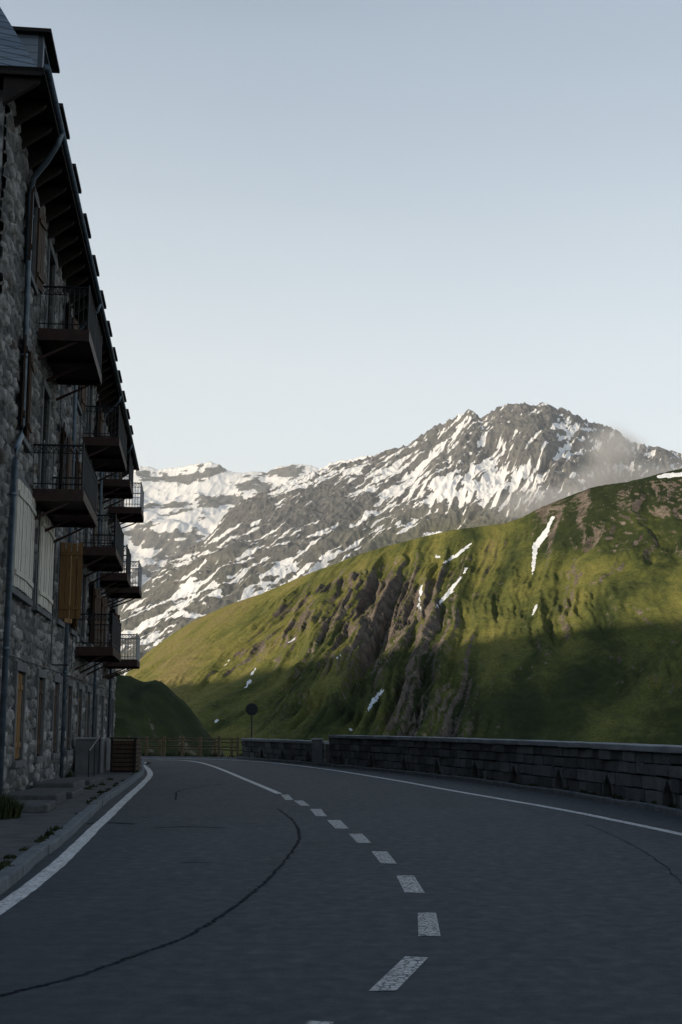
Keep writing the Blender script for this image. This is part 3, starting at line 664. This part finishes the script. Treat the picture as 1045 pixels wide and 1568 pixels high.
g=B(); z0_=ZT+.262; A0,A1=.62,-1.2; zt=17.2
lo=[(YA-.35,A0),(YB_+.25,A0),(YB_+.25,-12.2),(YA-.35,-12.2)]; hi=[(YA+1.3,A1),(YB_-1.4,A1),(YB_-1.4,-10.4),(YA+1.3,-10.4)]
for i in range(4):
    j=(i+1)%4; g.quad(P(lo[i][0],z0_,lo[i][1]),P(lo[j][0],z0_,lo[j][1]),P(hi[j][0],zt,hi[j][1]),P(hi[i][0],zt,hi[i][1]))
g.quad(P(hi[0][0],zt,A1),P(hi[1][0],zt,A1),P(hi[1][0]-3,zt+1.6,-5.8),P(hi[0][0]+3,zt+1.6,-5.8)); g.quad(P(hi[3][0],zt,-10.4),P(hi[2][0],zt,-10.4),P(hi[1][0]-3,zt+1.6,-5.8),P(hi[0][0]+3,zt+1.6,-5.8))
g.quad(P(hi[0][0],zt,A1),P(hi[0][0]+3,zt+1.6,-5.8),P(hi[3][0],zt,-10.4)); g.quad(P(hi[1][0],zt,A1),P(hi[1][0]-3,zt+1.6,-5.8),P(hi[2][0],zt,-10.4))
g.obj('mansard_roof',SLATE,HOT)
g=B(); gg=B(); dr=B()
y_=22.6; k_=0
while y_<56:
    oo=.70 if k_==0 else .615
    hb(g,y_,y_+1.3,z0_+.1,z0_+1.35,-1.0,oo-.16); hb(gg,y_+.2,y_+1.1,z0_+.3,z0_+1.2,.4,oo-.145)
    hb(dr,y_-.14,y_+1.44,z0_+1.352,z0_+1.43,-1.3,oo); dr.hexa([P(y_-.1,z0_+1.432,oo-.1),P(y_+1.4,z0_+1.432,oo-.1),P(y_+1.4,z0_+1.432,-1.2),P(y_-.1,z0_+1.432,-1.2),P(y_+.3,z0_+1.65,-.1),P(y_+1.0,z0_+1.65,-.1),P(y_+1.0,z0_+1.65,-1.2),P(y_+.3,z0_+1.65,-1.2)])
    y_+=3.0; k_+=1
g.obj('dormer_walls',SLATE,HOT); gg.obj('dormer_windows',GLASS,HOT); dr.obj('dormer_roofs',WOODD,HOT)
g=B()
for y_ in (30,42,52): hb(g,y_,y_+1.2,zt-.2,zt+2.6,-5,-4)
g.obj('chimneys',RUB,HOT)

# ---------------------------------------------------------------- pavement at the facade
g=B()
kl=[p for p in kerb_l if -25<p.y<62 and p.x>-14]
inner=offs(kl,-.175)
n=len(kl)
for i in range(n):
    p_=inner[i]; g.v.append((p_.x,p_.y,.105)); xw=-3.83-.1152*p_.y-.3 if p_.y<YB_ else -25
    if p_.y<YA: xw=-14
    g.v.append((min(xw,p_.x-.05),p_.y,.125))
g.f=[(2*i,2*i+1,2*i+3,2*i+2) for i in range(n-1)]
g.obj('pavement',PAVE)
g=B()
for (x0,x1,y0,y1,z0,z1) in [(-6.3,-5.0,21.6,23.0,.1,.25),(-6.4,-5.3,23.6,25.2,.1,.3),(-6.6,-5.45,25.7,27.6,.1,.24),(-6.9,-6.0,28.4,30.5,.1,.30),(-7.1,-6.2,31.3,34,.1,.22)]:
    g.hexa([(x0,y0,z0),(x1,y0+.1,z0),(x1-.15,y1,z0),(x0-.1,y1,z0),(x0,y0,z1),(x1,y0+.1,z1),(x1-.15,y1,z1),(x0-.1,y1,z1)])
g.obj('stone_steps',PAVE,None,.03)
e=empty('entrance_parapet')
g=B(); hb(g,38.6,38.9,.1,1.14,.15,.95); hb(g,38.902,44,.1,1.14,.75,.95); g.obj('parapet',CONC,e,.02)
g=B(); hb(g,38.55,38.95,1.142,1.2,.12,1.0); g.obj('parapet_cap',COPE,e,.01)
e=empty('slatted_grit_bin'); g=B(); bx0,bx1,by0,by1=-7.25,-6.5,39.9,41.0
for i in range(7): 
    z=.16+i*.135
    g.box(bx0,bx1,by0-.03,by0,z,z+.10); g.box(bx1,bx1+.03,by0,by1,z,z+.10)
g.obj('slats',WOODB,e,.006)
g=B(); g.box(bx0+.03,bx1-.03,by0+.02,by1-.03,.12,1.08); g.obj('liner',IRON,e)
g=B(); 
for xx in (bx0-.02,bx1-.04): g.box(xx,xx+.08,by0-.065,by0-.032,.12,1.14)
g.box(bx0-.05,bx1+.08,by0-.08,by1+.03,1.142,1.19); g.obj('posts_and_lid',WOODD,e,.008)
g=B(); g.tube([P(33.5,.9,1.0),P(38.4,1.25,.9),P(38.4,.1,.9)],.022,8); g.tube([P(33.5,.9,1.0),P(33.5,.1,1.0)],.022,8); g.tube([P(36,1.07,.95),P(36,.1,.95)],.018,8)
g.obj('handrail',IRON)
# ---------------------------------------------------------------- weeds
m=M('weed_leaf',.8,.2); n=m.noise(9,3); m.col(m.ramp(n,[(.3,(.018,.028,.010)),(.7,(.045,.055,.02))])); WEED=m.m
def tuft(g,x,y,z,R,h,n):
    for _ in range(n):
        a=random.uniform(0,6.28); r=R*math.sqrt(random.random()); px=x+r*math.cos(a); py=y+r*math.sin(a); l=h*random.uniform(.4,1)*(1-.5*r/R); b=random.uniform(0,6.28); t=random.uniform(.1,.7)*l; wd=random.uniform(.008,.02)
        dx,dy=math.cos(b),math.sin(b); k=len(g.v)
        g.v+=[(px-dy*wd,py+dx*wd,z),(px+dy*wd,py-dx*wd,z),(px+dx*t*.4+dy*wd,py+dy*t*.4-dx*wd,z+l*.6),(px+dx*t*.4-dy*wd,py+dy*t*.4+dx*wd,z+l*.6),(px+dx*t,py+dy*t,z+l)]
        g.f+=[(k,k+1,k+2,k+3),(k+3,k+2,k+4)]
g=B(); tuft(g,-5.75,20.6,.1,.55,.6,1600); tuft(g,-6.1,21.5,.1,.4,.5,700); g.obj('weed_clump',WEED)
g=B()
for p_ in kl[::1]:
    if 5<p_.y<45:
        for _ in range(2):
            if random.random()<.3: tuft(g,p_.x-.19+random.uniform(-.04,.02),p_.y+random.uniform(-.4,.4),.1,random.uniform(.04,.1),random.uniform(.04,.12),int(random.uniform(15,50)))
for y_ in np.arange(22.5,37,.7):
    if random.random()<.7: q_=P(y_,.1,random.uniform(.15,.35)); tuft(g,q_[0],q_[1],.1,random.uniform(.05,.2),random.uniform(.08,.28),60)
for _ in range(14): q_=P(random.uniform(21,36),.1,random.uniform(.6,1.6)); tuft(g,q_[0],q_[1],.1,.1,.12,30)
g.obj('kerb_weeds',WEED)
g=B()
for _ in range(160):
    y_=random.uniform(-2,60); xx=float(bx(y_)); tuft(g,xx-.15+random.uniform(-.08,.12),y_,.07,.08,random.uniform(.06,.16),18)
g.obj('verge_grass',WEED)
g=B()
for _ in range(500):
    t=random.random(); xx=-4-22*t; y_=float(yb(xx))+random.uniform(.2,3.5); tuft(g,xx,y_,-.35*max(0,y_-float(yb(xx))-.7)-.05,.25,random.uniform(.25,.6),22)
g.obj('meadow_grass',WEED)
print("verts ok")
